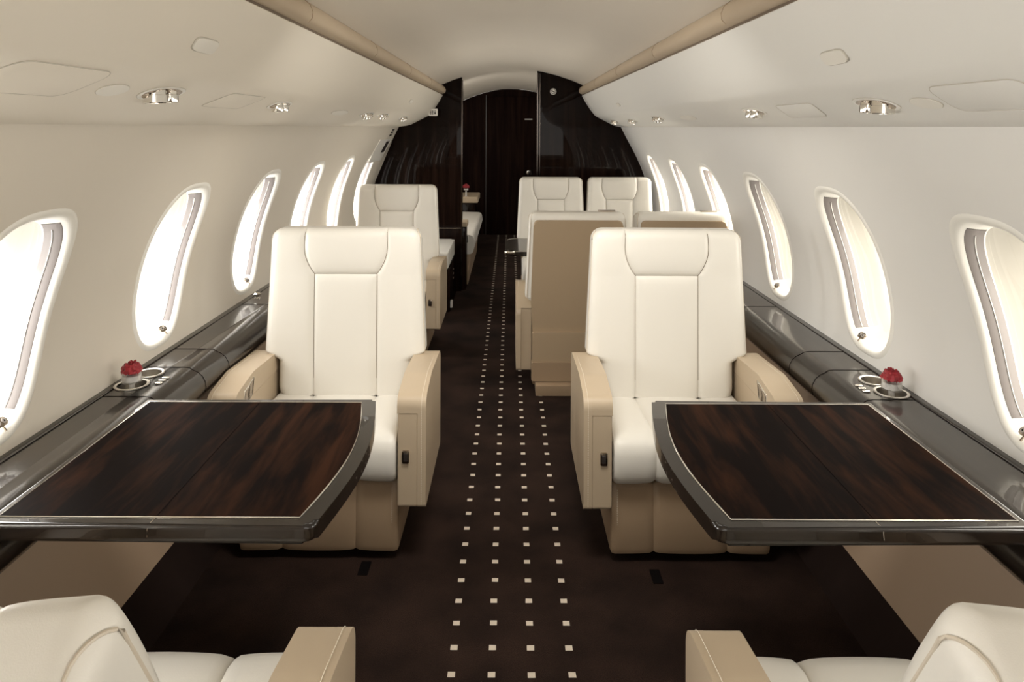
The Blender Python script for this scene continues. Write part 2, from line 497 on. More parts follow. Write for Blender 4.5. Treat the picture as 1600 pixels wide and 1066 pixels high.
# ---------------------------------------------------------------- overhead bins
bx = .018
def build_bin(side, m, label):
    root = thing('overhead_bin', label, 'overhead bin', (side * .8 + bx, 2.3, 1.40))
    ox, oy, oz = root.location
    def loc(x, z): return (side * x + bx - ox, z - oz)
    prof = [(.95, 1.402), (.90, 1.409), (.86, 1.420), (.73, 1.487), (.712, 1.497), (.70, 1.508), (.665, 1.552), (.625, 1.612), (.598, 1.660), (.592, 1.672), (.605, 1.682), (.70, 1.70), (.95, 1.50)]
    pts = [loc(x, z) for x, z in prof]
    obj('bin_body', prism(pts, 'y', Y0 - oy, YP - .002 - oy), m, root, sharp=25)
    lip = [(.600, 1.681), (.578, 1.688), (.568, 1.700), (.566, 1.718), (.574, 1.738), (.592, 1.753), (.62, 1.757), (.66, 1.74), (.66, 1.69)]
    obj('cove_lip', prism([loc(x, z) for x, z in lip], 'y', Y0 - oy, YP - .002 - oy), M_lip, root, label='beige leather lip along the bin top', sharp=60)
    obj('lip_seam', box(*sorted((loc(.6045, 0)[0], loc(.596, 0)[0])), Y0 - oy, YP - .003 - oy, 1.672 - oz, 1.682 - oz), M_seamd, root)
    for yy in (1.95, 2.9, 3.9, 4.9):
        bm = bmesh.new()
        add_tube(bm, [(loc(x, z)[0], yy - oy, loc(x, z)[1]) for x, z in [(.578, 1.688), (.567, 1.700), (.565, 1.718), (.573, 1.738), (.592, 1.754)]], .0008, 5)
        obj('lip_joint', bm, M_armd, root)
    # frames on underside and face
    P1 = Vector((side * .86 + bx, 0, 1.420)); P2 = Vector((side * .73 + bx, 0, 1.487))
    T = (P2 - P1).normalized(); Yv = Vector((0, 1, 0)); Nn = T.cross(Yv)
    if Nn.z > 0: Nn = -Nn
    def hit(px, py, A, n):
        d = Vector(((px - 797) / 1100, 1, -(py - 199) / 1100)); o = Vector((0, 0, 1.4))
        return o + d * ((A - o).dot(n) / d.dot(n))
    def frame(c, tv, nv):
        c = c - Vector((ox, oy, oz))
        return Matrix(((0, tv.x, nv.x, c.x), (1, tv.y, nv.y, c.y), (0, tv.z, nv.z, c.z), (0, 0, 0, 1)))
    def plate(name, px, py, poly, mt, th=.002, outline=True):
        M = frame(hit(px, py, P1, Nn), T, Nn)
        bm = prism(poly, 'z', -.001, th, .0008, 2); bmesh.ops.transform(bm, matrix=M, verts=bm.verts)
        o = obj(name, bm, mt, root)
        if outline:
            bm = tube([(x, y, .0006) for x, y in poly], .0011, 5, True); bmesh.ops.transform(bm, matrix=M, verts=bm.verts)
            obj('outline', bm, M_line, o)
        return o, M
    ell = lambda a, b, n=36, p=2: [(sup(2 * PI * k / n, a, b, p)) for k in range(n)]
    sk = side * 0
    def fitting(px, py, L, W, lamps, tl=0):
        poly = ell(L, W, 40, 2.3)
        poly = [(x + y * .5, y) for x, y in poly]
        o, M = plate('recess_trim', px, py, poly, M_white, .0022, True)
        inner = [(x * .86, y * .80) for x, y in poly]
        bm = prism(inner, 'z', .0020, .0032, .0005, 1); bmesh.ops.transform(bm, matrix=M, verts=bm.verts)
        obj('recess_well', bm, M_chromed, o)
        for (dx, dy, r, lens) in lamps:
            bm = lathe([(r * .80, -.02), (r * .80, .003), (r * .92, .004), (r * .92, .0195), (r * .88, .021), (r * .76, .021), (r * .74, .015), (0, .014)], 0, 0, 28, M @ Matrix.Translation((dx, dy, 0)) @ Matrix.Rotation(tl, 4, 'X'))
            g = obj('spotlight', bm, M_chrome, root)
            bm = lathe([(0, .0185), (r * .6, .0180), (r * .73, .016)], 0, 0, 24, M @ Matrix.Translation((dx, dy, 0)) @ Matrix.Rotation(tl, 4, 'X'))
            obj('lens', bm, M_lamp if lens else M_chromed, g)
    if side < 0:
        plate('hatch', 62, 127, [(x + y * .25, y) for x, y in rect(-.115, .13, -.048, .048, .035, 6)], m, .0012)
        plate('speaker_cover', 176, 143, ell(.045, .022), M_lightpanel)
        fitting(253, 148, .074, .030, [(-.022, -.004, .027, 1), (.028, .004, .018, 0)], .45)
        plate('hatch', 368, 160, [(x + y * .6, y) for x, y in rect(-.125, .125, -.038, .038, .02, 5)], m, .0012)
        fitting(437, 166, .085, .026, [(-.016, -.003, .022, 1), (.030, .003, .016, 0)], .45)
        plate('speaker_cover', 531, 177, ell(.13, .022), M_lightpanel)
        for x, y in ((573, 180), (598, 181), (630, 185)): fitting(x, y, .13, .026, [(-.04, 0, .024, 1), (.03, 0, .022, 0)])
    else:
        plate('hatch', 1546, 147, [(x - y * .25, y) for x, y in rect(-.115, .13, -.048, .048, .035, 6)], m, .0012)
        plate('speaker_cover', 1447, 158, ell(.045, .022), M_lightpanel)
        fitting(1368, 160, .074, .030, [(-.022, -.004, .027, 1), (.028, .004, .018, 0)], .45)
        plate('hatch', 1250, 171, [(x - y * .6, y) for x, y in rect(-.125, .125, -.038, .038, .02, 5)], m, .0012)
        fitting(1178, 173, .085, .026, [(-.016, -.003, .022, 1), (.030, .003, .016, 0)], .45)
        plate('speaker_cover', 1075, 183, ell(.13, .022), M_lightpanel)
        for x, y in ((1028, 184), (988, 188), (960, 189)): fitting(x, y, .13, .026, [(-.04, 0, .024, 1), (.03, 0, .022, 0)])
    # oblong cover on the sloped face
    F1 = Vector((side * .665 + bx, 0, 1.552)); F2 = Vector((side * .625 + bx, 0, 1.612))
    FT = (F2 - F1).normalized(); FN = FT.cross(Yv)
    if FN.x * side > 0: FN = -FN
    for (px, py, a, b_) in (((320, 73, .052, .0160), (642, 159, .06, .012)) if side < 0 else ((1303, 87, .052, .0160), (966, 163, .06, .012))):
        M = frame(hit(px, py, F1, FN), FT, FN)
        poly = ell(a, b_, 32, 4)
        bm = prism(poly, 'z', -.001, .004, .001, 2); bmesh.ops.transform(bm, matrix=M, verts=bm.verts)
        o = obj('call_panel', bm, M_lightpanel, root)
        bm = tube([(x * 1.04, y * 1.06, .001) for x, y in poly], .0012, 5, True); bmesh.ops.transform(bm, matrix=M, verts=bm.verts)
        obj('outline', bm, M_line, o)
    return root
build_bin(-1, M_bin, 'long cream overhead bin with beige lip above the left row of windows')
build_bin(1, M_bin_lit, 'long cream overhead bin with beige lip above the right row of windows')

# small lit sign on the left bin end and the round sign on the partition
sg = thing('seat_belt_sign', 'small white sign box with dark symbols at the rear end of the left bin', 'sign', (-.640, 5.86, 1.522))
bm = prism(rect(-.036, .036, -.030, .030, .008), 'y', -.012, .012, .003, 2)
obj('sign_plate', bm, M_white, sg)
bm = bmesh.new()
for i, x in enumerate((-.021, -.004)):
    for z in (-.014, -.002, .010): add_box(bm, x - .006, x + .006, -.0135, -.012, z - .004, z + .004)
add_box(bm, .011, .022, -.0135, -.012, -.016, .002); add_box(bm, .013, .020, -.0135, -.012, .006, .015)
obj('symbols', bm, M_dark, sg)
ns = thing('no_smoking_sign', 'round white no smoking sign on the dark partition right of the aisle', 'sign', (.366, YP - .004, 1.706))
R90 = Matrix.Rotation(PI / 2, 4, 'X')
obj('disc', lathe([(0, .006), (.024, .006), (.027, .003), (.027, 0)], 0, 0, 32, R90), M_white, ns)
obj('ring', lathe([(.018, .0066), (.0225, .0066), (.0225, .0058), (.018, .0058), (.018, .0066)], 0, 0, 32, R90), M_dark, ns)
bm = bmesh.new(); add_box(bm, -.014, .012, -.0075, -.006, -.003, .003); add_tube(bm, [(-.013, -.0072, .013), (.013, -.0072, -.013)], .0022, 6)
obj('slash', bm, M_dark, ns)
# slots high on the left wall beside the partition
vt = thing('wall_vent', 'narrow cream vent panel with dark slots high on left wall by the partition', 'vent', (-WX(1.27), 5.72, 1.27))
def wallstrip(z0, z1, y0, y1, off0, off1):
    bm = bmesh.new()
    n = 8
    for a in range(1): pass
    pts = []
    for i in range(n + 1):
        z = z0 + (z1 - z0) * i / n
        pts.append((-(WX(z) - off1), z))
    for i in range(n, -1, -1):
        z = z0 + (z1 - z0) * i / n
        pts.append((-(WX(z) - off0), z))
    o = vt.location
    add_prism(bm, [(p[0] - o.x, p[1] - o.z) for p in pts], 'y', y0 - o.y, y1 - o.y)
    return bm
obj('vent_panel', wallstrip(1.12, 1.30, 5.40, 5.92, -.002, .006), M_white, vt)
obj('slot', wallstrip(1.19, 1.28, 5.72, 5.86, .004, .0075), M_dark, vt)
for i in range(3): obj('slot', wallstrip(1.325 + i * .022, 1.338 + i * .022, 5.74, 5.82, -.001, .004), M_dark, vt)

# ---------------------------------------------------------------- side ledges
LZ = .630
def build_ledge(side, label, holders, switchY, knobY=None):
    root = thing('side_ledge', label, 'ledge', (side * 1.08, 2.4, .50))
    ox, oy, oz = root.location
    prof = [(1.20, LZ), (1.15, LZ), (1.035, LZ), (1.018, LZ - .002), (1.006, LZ - .010), (.992, LZ - .016), (.978, LZ - .028), (.969, LZ - .045), (.966, LZ - .062), (.970, LZ - .080), (.982, LZ - .098), (1.01, LZ - .115), (1.06, LZ - .128), (1.20, LZ - .130)]
    bm = prism([(side * x - ox, z - oz) for x, z in prof], 'y', Y0 - oy, 3.75 - oy)
    body = obj('ledge_top', bm, M_ledge, root, sharp=40)
    cut = []
    for (x, y, r) in holders:
        cb = lathe([(0, LZ - .06 - oz), (r, LZ - .06 - oz), (r, LZ + .02 - oz), (0, LZ + .02 - oz)], x - ox, y - oy, 40)
        co = obj('cut', cb, M_ledge, root)
        md = body.modifiers.new('b', 'BOOLEAN'); md.object = co; md.operation = 'DIFFERENCE'; md.solver = 'EXACT'
        cut.append(co)
    bpy.context.view_layer.update()
    dg = bpy.context.evaluated_depsgraph_get()
    nm = bpy.data.meshes.new_from_object(body.evaluated_get(dg))
    body.modifiers.clear(); body.data = nm
    for p in nm.polygons: p.use_smooth = True
    nm.set_sharp_from_angle(angle=math.radians(40))
    for co in cut: bpy.data.objects.remove(co)
    for (x, y, r) in holders:
        z = LZ - oz
        prof2 = [(r - .001, z - .058), (r - .001, z), (r + .003, z + .001), (r + .003, z + .004), (r, z + .0055), (r - .005, z + .004), (r - .005, z - .056), (0, z - .056)]
        h = obj('cup_holder', lathe(prof2, x - ox, y - oy, 48), M_holder, root, label='polished metal cup holder ring')
    # seams: long one near the wall, cross ones
    bm = bmesh.new()
    add_box(bm, *sorted((side * 1.154 - ox, side * 1.1565 - ox)), Y0 - oy, 3.745 - oy, LZ - .001 - oz, LZ + .0006 - oz)
    for yy in (.95, 2.00, 2.245, 2.43, 3.04):
        pts = [(side * (x - .0002) - ox, yy - oy, z - oz + .0003) for x, z in [(1.154, LZ)] + prof[2:10]]
        add_tube(bm, pts, .0011, 5)
    obj('seam', bm, M_black, root)
    # three small chrome switches
    for i in range(3):
        M = Matrix.Translation((side * 1.045 - ox, switchY + i * .022 - oy, LZ - oz))
        bm = prism([sup(2 * PI * k / 24, .011, .0075, 2.5) for k in range(24)], 'z', 0, .005, .0015, 2)
        bmesh.ops.transform(bm, matrix=M, verts=bm.verts)
        obj('switch', bm, M_chrome, root)
    if knobY:
        obj('latch_knob', lathe([(0, .026), (.012, .025), (.017, .020), (.016, .014), (.007, .011), (.006, .004), (.014, .002), (.014, 0)], side * 1.128 - ox, knobY - oy, 24, Matrix.Translation((0, 0, LZ - oz))), M_chrome, root, label='small polished round latch knob')
    return root
HL = [(-1.117, 2.085, .045), (-1.114, 2.182, .040)]
HR = [(1.114, 2.050, .045), (1.111, 2.145, .040)]
build_ledge(-1, 'glossy dark lacquered ledge under the windows on the left wall', HL, 2.10, 3.15)
build_ledge(1, 'glossy dark lacquered ledge under the windows on the right wall', HR, 2.06)

# ---------------------------------------------------------------- roses in glass dishes
def petal(bm, ang, r0, r1, h0, h1, wid, curl, tilt):
    n, m_ = 6, 6
    g = []
    ph = random.random() * 6
    for i in range(n + 1):
        row = []
        v = i / n
        rr = r0 + (r1 - r0) * (v ** .7)
        zz = h0 + (h1 - h0) * math.sin(v * PI * .5 * (1 + curl))
        for j in range(m_ + 1):
            u = j / m_ * 2 - 1
            w = wid * math.sin(PI * (.12 + .80 * v)) ** .6
            a = ang + u * w
            ruff = .0019 * math.sin(u * 5 + ph) * v * v
            rad = rr * (1 + .05 * math.cos(u * 3)) + ruff
            z = zz - abs(u) ** 2.5 * .007 * v + ruff
            row.append(bm.verts.new((rad * math.cos(a), rad * math.sin(a), z)))
        g.append(row)
    for i in range(n):
        for j in range(m_):
            bm.faces.new((g[i][j], g[i][j + 1], g[i + 1][j + 1], g[i + 1][j]))

def rose_mesh(s=1.0):
    bm = bmesh.new()
    lay = [(3, .001, .006, .010, .044, 1.3, .0), (4, .003, .012, .006, .045, 1.0, .1), (5, .005, .019, .004, .043, .85, .25), (6, .006, .026, .001, .038, .75, .42), (7, .008, .033, -.001, .031, .68, .55), (7, .008, .035, -.003, .020, .66, .60)]
    for li, (k, r0, r1, h0, h1, w, c) in enumerate(lay):
        for i in range(k):
            petal(bm, 2 * PI * i / k + li * .7 + random.uniform(-.1, .1), r0, r1, h0, h1 + random.uniform(-.002, .002), w, c, 0)
    add_lathe(bm, [(0, -.004), (.012, -.002), (.020, .006), (.016, .014), (0, .02)], 0, 0, 16)
    bmesh.ops.scale(bm, vec=(s, s, s), verts=bm.verts)
    return bm

def dish_rose(x, y, zbase, ldish, lrose, s=1.0):
    d = thing('glass_dish', ldish, 'vase', (x, y, zbase))
    h = .030
    obj('foot', lathe([(0, 0), (.020, 0), (.020, .003), (.009, .008), (.008, .030 + h), (.011, .036 + h), (0, .037 + h)], 0, 0, 28), M_frost, d)
    b0 = .036 + h
    obj('bowl', lathe([(0, b0), (.026, b0), (.029, b0 + .004), (.029, b0 + .032), (.0265, b0 + .032), (.0265, b0 + .005), (0, b0 + .004)], 0, 0, 36), M_glass, d)
    obj('frosted_band', lathe([(.0263, b0 + .006), (.0263, b0 + .022), (0, b0 + .022), (0, b0 + .006), (.0263, b0 + .006)], 0, 0, 36), M_frost, d)
    r = obj('red_rose', rose_mesh(s * .82), M_red, None, loc=(x, y, zbase + b0 + .025), sharp=50)
    tag(r, lrose, 'rose')
HF = LZ - .0555
dish_rose(-1.117, 2.085, HF, 'small clear glass dish standing in the cup holder on the left ledge', 'red rose bloom in a glass dish on the left ledge')
dish_rose(1.114, 2.050, HF, 'small clear glass dish standing in the cup holder on the right ledge', 'red rose bloom in a glass dish on the right ledge')

# ---------------------------------------------------------------- fold-out tables
TZ = .665
def arc_edge(x0, xm, y0, y1, n=14):
    return [(x0 + (xm - x0) * math.sin(PI * (i / n)) ** 1.0 * 1.0, y0 + (y1 - y0) * i / n) for i in range(n + 1)]
def build_table(side, xa, xw, y0, y1, label):
    root = thing('folding_table', label, 'table', (side * (xa + xw) / 2, (y0 + y1) / 2, TZ - .035))
    ox, oy, oz = root.location
    L = lambda p: (side * p[0] - ox, p[1] - oy)
    # aisle edge bows outwards
    def outline(d, ext=0):
        e = arc_edge(xa - d, xa - d - .036, y0 - d * .72, y1 + d * .7)
        return e + [(xw + d * .6 + ext, y1 + d * .7), (xw + d * .6 + ext, y0 - d * .72)]
    brd = outline(.033, 0)
    n = len(brd)
    rr = [0] * n; rr[0] = .03; rr[14] = .012
    brd = rpoly(brd, rr, 6)
    b1 = prism([L(p) for p in brd], 'z', 0, .034, .011, 4)
    obj('table_frame', b1, M_border, root, sharp=50)
    top = outline(0)
    obj('table_top', prism([L(p) for p in top], 'z', .033, .0352), M_table, root, label='ebony veneer table top')
    bm = tube([(*L(p), .0350) for p in top], .0016, 6, True)
    obj('metal_inlay', bm, M_chrome, root, label='thin silver inlay line')
    xs = xa + .27
    obj('fold_seam', box(*sorted((side * xs - ox - .0007, side * xs - ox + .0007)), y0 - oy, y1 - oy, .0345, .0356), M_black, root)
    bm = bmesh.new()
    for yy in (y0 - .0245, y1 + .0235):
        pass
    bm = tube([(side * xs - ox, y0 - .004 - oy, .0345), (side * (xs + .002) - ox, y0 - .016 - oy, .0335), (side * (xs + .004) - ox, y0 - .0236 - oy, .026), (side * (xs + .004) - ox, y0 - .0245 - oy, .012)], .0009, 5)
    obj('frame_joint', bm, M_chrome, root)
    obj('slide_arm', box(*sorted((side * (xa + .30) - ox, side * .99 - ox)), -.12, .12, -.030, .001, bev=.006), M_dark, root)
    return root
build_table(-1, .392, .957, 1.3215, 1.875, 'dark ebony table with silver inlay folded out from the left ledge')
build_table(1, .418, .957, 1.3215, 1.875, 'dark ebony table with silver inlay folded out from the right ledge')

# ---------------------------------------------------------------- leather chairs
def seat_sweep(path, hw, seams, depth=.006, puff=.008, er=.02, nx=None):
    """sweep a padded section along path (y,z); grooves at +-seams"""
    xs = []
    brk = [-hw] + sorted([-s for s in seams] + list(seams)) + [hw]
    for a, b_ in zip(brk[:-1], brk[1:]):
        c = cosp(a, b_, 10)
        xs += c if not xs else c[1:]
    P = [Vector((0, y, z)) for y, z in path]
    bm = bmesh.new(); rows = []
    m_ = len(P)
    for i in range(m_):
        a = P[max(i - 1, 0)]; b_ = P[min(i + 1, m_ - 1)]
        t = (b_ - a).normalized(); nrm = Vector((0, t.z, -t.y))
        row = []
        for x in xs:
            ds = min([abs(abs(x) - s) for s in seams] + [9])
            off = puff * (1 - math.exp(-ds / .03)) - depth * math.exp(-(ds / .005) ** 2) - puff * .5
            d = hw - abs(x)
            if d < er: off -= er - math.sqrt(max(er * er - (er - d) ** 2, 0))
            row.append(bm.verts.new(P[i] + Vector((x, 0, 0)) + nrm * off))
        rows.append(row)
    k = len(xs)
    for A, B in zip(rows[:-1], rows[1:]):
        for j in range(k - 1): bm.faces.new((A[j], A[j + 1], B[j + 1], B[j]))
    bm.faces.new([r[0] for r in rows]); bm.faces.new([r[-1] for r in rows][::-1])
    bm.faces.new(rows[0][::-1]); bm.faces.new(rows[-1])
    return bm

TT = .62
def hw(t):
    if t < .125: h = .247
    elif t < .165: h = .247 + (.050) * (.5 - .5 * math.cos(PI * (t - .125) / .04))
    else: h = .297 - (t - .165) / (TT - .165) * .022
    r = .042
    if t > TT - r: h -= r - math.sqrt(max(r * r - (t - (TT - r)) ** 2, 0))
    if t < .02: h -= .02 - math.sqrt(max(.0004 - (.02 - t) ** 2, 0))
    return h
def seam_x(t):
    if t < .45: return .117
    s = (t - .45) / .10
    return .117 + .038 * (1 - (1 - min(s, 1)) ** 2.0) - (.003 * max(0, (t - .56) / .06))
HS = .45
ts_low = sorted(set(cosp(0, .125, 6) + cosp(.125, .165, 6) + cosp(.165, HS, 14)))
ts_hi = sorted(set(cosp(HS, TT - .05, 10) + [TT - .05 + .05 * math.sin(PI / 2 * i / 8) for i in range(9)]))
def frontY(x, t):
    s = seam_x(t); ds = abs(abs(x) - s)
    if abs(x) <= s: ds = min(ds, abs(t - HS))
    y = -.008 * (1 - math.exp(-ds / .020)) + .006 * math.exp(-(ds / .0035) ** 2)
    if t > HS: y -= .004 * math.sin(PI * (t - HS) / (TT - HS))
    y -= .010 * (abs(x) / .29) ** 4 * 1.0         # wings come slightly forward
    h = hw(t); d = min(h - abs(x), (TT - t)); r = .034
    if d < r: y += r - math.sqrt(max(r * r - (r - d) ** 2, 0))
    return y
def back_cols(t):
    s, h = seam_x(t), hw(t)
    L = cosp(-h, -s, 12); Cn = cosp(-s, s, 12); R = cosp(s, h, 12)
    return L, Cn, R
def grid(bm, rows):
    for A, B in zip(rows[:-1], rows[1:]):
        for j in range(len(A) - 1): bm.faces.new((A[j], A[j + 1], B[j + 1], B[j]))
def back_parts(th=.125):
    # wings + sides + rear
    bm = bmesh.new()
    T_all = ts_low + ts_hi[1:]
    Lr, Rr = [], []
    for t in T_all:
        L, Cn, R = back_cols(t)
        Lr.append([bm.verts.new((x, frontY(x, t), t)) for x in L]); Rr.append([bm.verts.new((x, frontY(x, t), t)) for x in R])
    grid(bm, Lr); grid(bm, Rr)
    rear = []
    for t in T_all:
        h = hw(t); row = []
        for x in cosp(-h, h, 14):
            d = min(h - abs(x), TT - t); r = .03
            y = th - .02 + (0 if d >= r else -(r - math.sqrt(max(r * r - (r - d) ** 2, 0))))
            row.append(bm.verts.new((x, y, t)))
        rear.append(row)
    grid(bm, rear)
    for i in range(len(T_all) - 1):
        bm.faces.new((Lr[i][0], Lr[i + 1][0], rear[i + 1][0], rear[i][0]))
        bm.faces.new((Rr[i][-1], rear[i][-1], rear[i + 1][-1], Rr[i + 1][-1]))
    # top cap
    t = TT
    L, Cn, R = back_cols(t)
    xs = L + Cn[1:] + R[1:]
    fa = [bm.verts.new((x, frontY(x, t), t)) for x in xs]; ra = [bm.verts.new((x, th - .05, t)) for x in xs]
    for j in range(len(xs) - 1): bm.faces.new((fa[j], fa[j + 1], ra[j + 1], ra[j]))
    t = 0
    L, Cn, R = back_cols(t)
    xs = L + Cn[1:] + R[1:]
    fa = [bm.verts.new((x, frontY(x, t), t)) for x in xs]; ra = [bm.verts.new((x, th - .02, t)) for x in xs]
    for j in range(len(xs) - 1): bm.faces.new((fa[j], ra[j], ra[j + 1], fa[j + 1]))
    bmesh.ops.remove_doubles(bm, verts=bm.verts, dist=.0003)
    hb = bmesh.new(); grid(hb, [[hb.verts.new((x, frontY(x, t), t)) for x in back_cols(t)[1]] for t in ts_hi])
    cb = bmesh.new(); grid(cb, [[cb.verts.new((x, frontY(x, t), t)) for x in back_cols(t)[1]] for t in ts_low])
    return bm, hb, cb

def arm_profile(z0, zf, zb, depth=.47, fr=.07, y0=0.0):
    p = [(y0, z0), (y0, zf), (depth, zb), (depth, z0)]
    p = [(y0, z0), (y0, zf - .022), (.16, zf + .004), (depth, zb), (depth, z0)]
    return rpoly(p, [.012, .045, .12, .05, .02], 12)
CACHE = {}
def cached(key, fn):
    if key not in CACHE: CACHE[key] = fn()
    return CACHE[key]
def link(name, me_key, bmfn, mt, parent, loc=None, rot=None, label=None, sharp=35):
    if me_key in CACHE:
        o = bpy.data.objects.new(name, CACHE[me_key]); C.objects.link(o); o.parent = parent
        if name in ('armrest', 'arm_pad', 'lower_panel', 'seat_cushion', 'rear_shell', 'rear_panel', 'rear_band'):
            md = o.modifiers.new('wn', 'WEIGHTED_NORMAL'); md.keep_sharp = True
        if loc: o.location = loc
        if rot: o.rotation_euler = rot
        if label: o['label'] = label
        return o
    o = obj(name, bmfn(), mt, parent, loc, rot, sharp, label)
    CACHE[me_key] = o.data
    return o

def make_chair(label, X, Yf, facing=-1, aisle=1, recline=0.0, arms=(1, 1), group=None, arm=(.19, .562, .55), rear=False, back_z=.40, shift=0.0, sx=1.0, bsx=1.0, box_=0.0, tilt=0.0, bw=1.0):
    """X centre, Yf front plane in world; facing -1 looks to the camera (-Y). aisle: world side (+1/-1) carrying the switch."""
    rz = 0 if facing < 0 else PI
    a = aisle * (1 if facing < 0 else -1)
    root = thing('leather_armchair', label, 'chair', (X, Yf - facing * .27, 0), rz, group)
    root.scale = (sx, 1, 1)
    S = (0, -.27, 0); SS = (0, -.27 - shift, .44 * math.sin(tilt))
    # seat cushion
    path = [(.44, .400), (.36, .402), (.26, .408), (.16, .415), (.09, .418), (.05, .415), (.022, .405), (.006, .388), (-.002, .362), (-.002, .325), (.003, .295), (.012, .275), (.030, .262), (.10, .262), (.44, .262)]
    link('seat_cushion', 'seat', lambda: seat_sweep(path, .254, [.117], .006, .007, .018), M_leather, root, SS, (-tilt, 0, 0))
    # base
    bp = [(.50, .255), (.08, .255), (.055, .252), (.045, .240), (.040, .15), (.034, .05), (.040, .032), (.06, .026), (.50, .026)]
    nb = link('base', 'base', lambda: seat_sweep(bp, .257, [.118], .004, .005, .012), M_armd, root, S, label='tan leather seat base')
    nb.scale = (bsx, 1, 1); nb.location = (box_, -.27, 0)
    link('plinth', 'plinth', lambda: box(-.20, .20, .12, .48, 0, .03, bev=.004), M_dark, root, S)
    for sx_ in (-1, 1):
        def st():
            bm = bmesh.new()
            zz = .05
            while zz < .235:
                add_tube(bm, [(sx_ * .236, .0345 + (zz - .05) * .03, zz), (sx_ * .236, .0345 + (zz + .0045 - .05) * .03, zz + .0045)], .0009, 4); zz += .0072
            return bm
        link('stitching', 'bstitch%d' % sx_, st, M_stitch, root, S)
    # arms
    z0, zf, zb = arm
    for s in (-1, 1):
        if not arms[0 if s < 0 else 1]: continue
        key = 'arm%d%s' % (s, arm)
        zs = .488 if zf > .5 else .42
        A = root
        prof = arm_profile(z0, zf, zb)
        o = link('armrest', key + 'o', lambda: prism([(y, z) for y, z in prof], 'x', *sorted((s * .322, s * .349)), .008, 4), M_arm, root, S)
        lo = rpoly([(.002, z0), (.002, zs), (.46, zs), (.46, z0)], [.01, 0, 0, .01], 4)
        link('lower_panel', key + 'b', lambda: prism(lo, 'x', *sorted((s * .259, s * .323)), .005, 3), M_arm, o)
        up = [p for p in arm_profile(zs - .02, zf, zb, .465, .068, .0005)]
        up = [(y, max(z, zs + .001)) for y, z in up]
        link('arm_pad', key + 'p', lambda: prism(up, 'x', *sorted((s * .257, s * .324)), .006, 4), M_arm, o)
        # stitches along the outer edge of the pad
        def stb():
            bm = bmesh.new()
            edge = [p for p in prof if p[1] > z0 + .02 or p[0] < .001]
            line = [(y, z) for y, z in prof]
            # front upright then over the top
            pts = [(0, z0 + .01)] + [p for p in prof[13:39]] + [(.42, zf + (zb - zf) * .9)]
            # resample
            seg = []
            for p, q in zip(pts[:-1], pts[1:]):
                Lg = math.dist(p, q); n = max(1, int(Lg / .0072))
                for i in range(n):
                    seg.append((p[0] + (q[0] - p[0]) * i / n, p[1] + (q[1] - p[1]) * i / n, p[0] + (q[0] - p[0]) * (i + .62) / n, p[1] + (q[1] - p[1]) * (i + .62) / n))
            for (ya, za, yb_, zb_) in seg:
                add_tube(bm, [(s * .3345, ya - .0004, za + .0005), (s * .3345, yb_ - .0004, zb_ + .0005)], .0008, 4)
            return bm
        link('stitching', key + 's', stb, M_stitch, o)
        if s == a and zf > .5:
            sw = link('recline_switch', 'swp%d' % s, lambda: prism(rect(s * .285 - .011, s * .285 + .011, .332, .372, .003), 'y', -.004, .002, .0012, 2), M_chromed, o)
            link('rocker', 'swr%d' % s, lambda: box(s * .285 - .0065, s * .285 + .0065, -.0065, -.003, .339, .365, bev=.002), M_dark, sw)
        if s == -a and zf > .5:
            # chrome control panel on the inner face of the window-side arm
            ctl = link('control_panel', 'ctl%d' % s, lambda: prism(rpoly([(.062, .472), (.152, .491), (.167, .550), (.077, .531)], .008), 'x', *sorted((s * .2555, s * .262)), .001, 2), M_chrome, o)
            for i in range(2):
                link('control_button', 'cbt%d%d' % (s, i), lambda: prism(rpoly([(.073 + i * .041, .481 + i * .0088), (.104 + i * .041, .4875 + i * .0088), (.113 + i * .041, .530 + i * .0088), (.082 + i * .041, .524 + i * .0088)], .004), 'x', *sorted((s * .2535, s * .258)), .001, 2), M_chromed, ctl)
            # place inside: panel faces the sitter
    # backrest
    piv = (0, .385 - .27 - shift, back_z)
    rot = (-recline, 0, 0)
    if 'back' not in CACHE:
        b0, b1, b2 = back_parts()
        o1 = obj('backrest', b0, M_leather, root, piv, rot, 60); o2 = obj('headrest', b1, M_leather, o1, sharp=60); o3 = obj('back_panel', b2, M_leather, o1, sharp=60)
        CACHE['back'] = (o1.data, o2.data, o3.data)
        bk = o1
    else:
        ms = CACHE['back']
        bk = bpy.data.objects.new('backrest', ms[0]); C.objects.link(bk); bk.parent = root; bk.location = piv; bk.rotation_euler = rot
        for nm, me in (('headrest', ms[1]), ('back_panel', ms[2])):
            q = bpy.data.objects.new(nm, me); C.objects.link(q); q.parent = bk
    # dark stitched-in seams
    def seams():
        bm = bmesh.new()
        for sg in (-1, 1):
            tt = ts_low[3:] + ts_hi[1:-4]
            add_tube(bm, [(sg * seam_x(t), frontY(sg * seam_x(t), t) - .0005, t) for t in tt], .0013, 5)
        add_tube(bm, [(x, frontY(x, HS) - .0005, HS) for x in cosp(-.116, .116, 16)], .0013, 5)
        return bm
    link('seam', 'seamline', seams, M_seaml, bk)
    bk.scale = (bw, 1, 1)
    # rear shell
    def shell():
        pts = rpoly([(-.25, -.12), (.25, -.12), (.266, .16), (.252, .585), (-.252, .585), (-.266, .16)], [.01, .01, .05, .03, .03, .05], 5)
        bm = prism(pts, 'y', .095, .124, .008, 3)
        return bm
    link('rear_shell', 'shell', shell, M_shell, bk, label='tan leather rear shell')
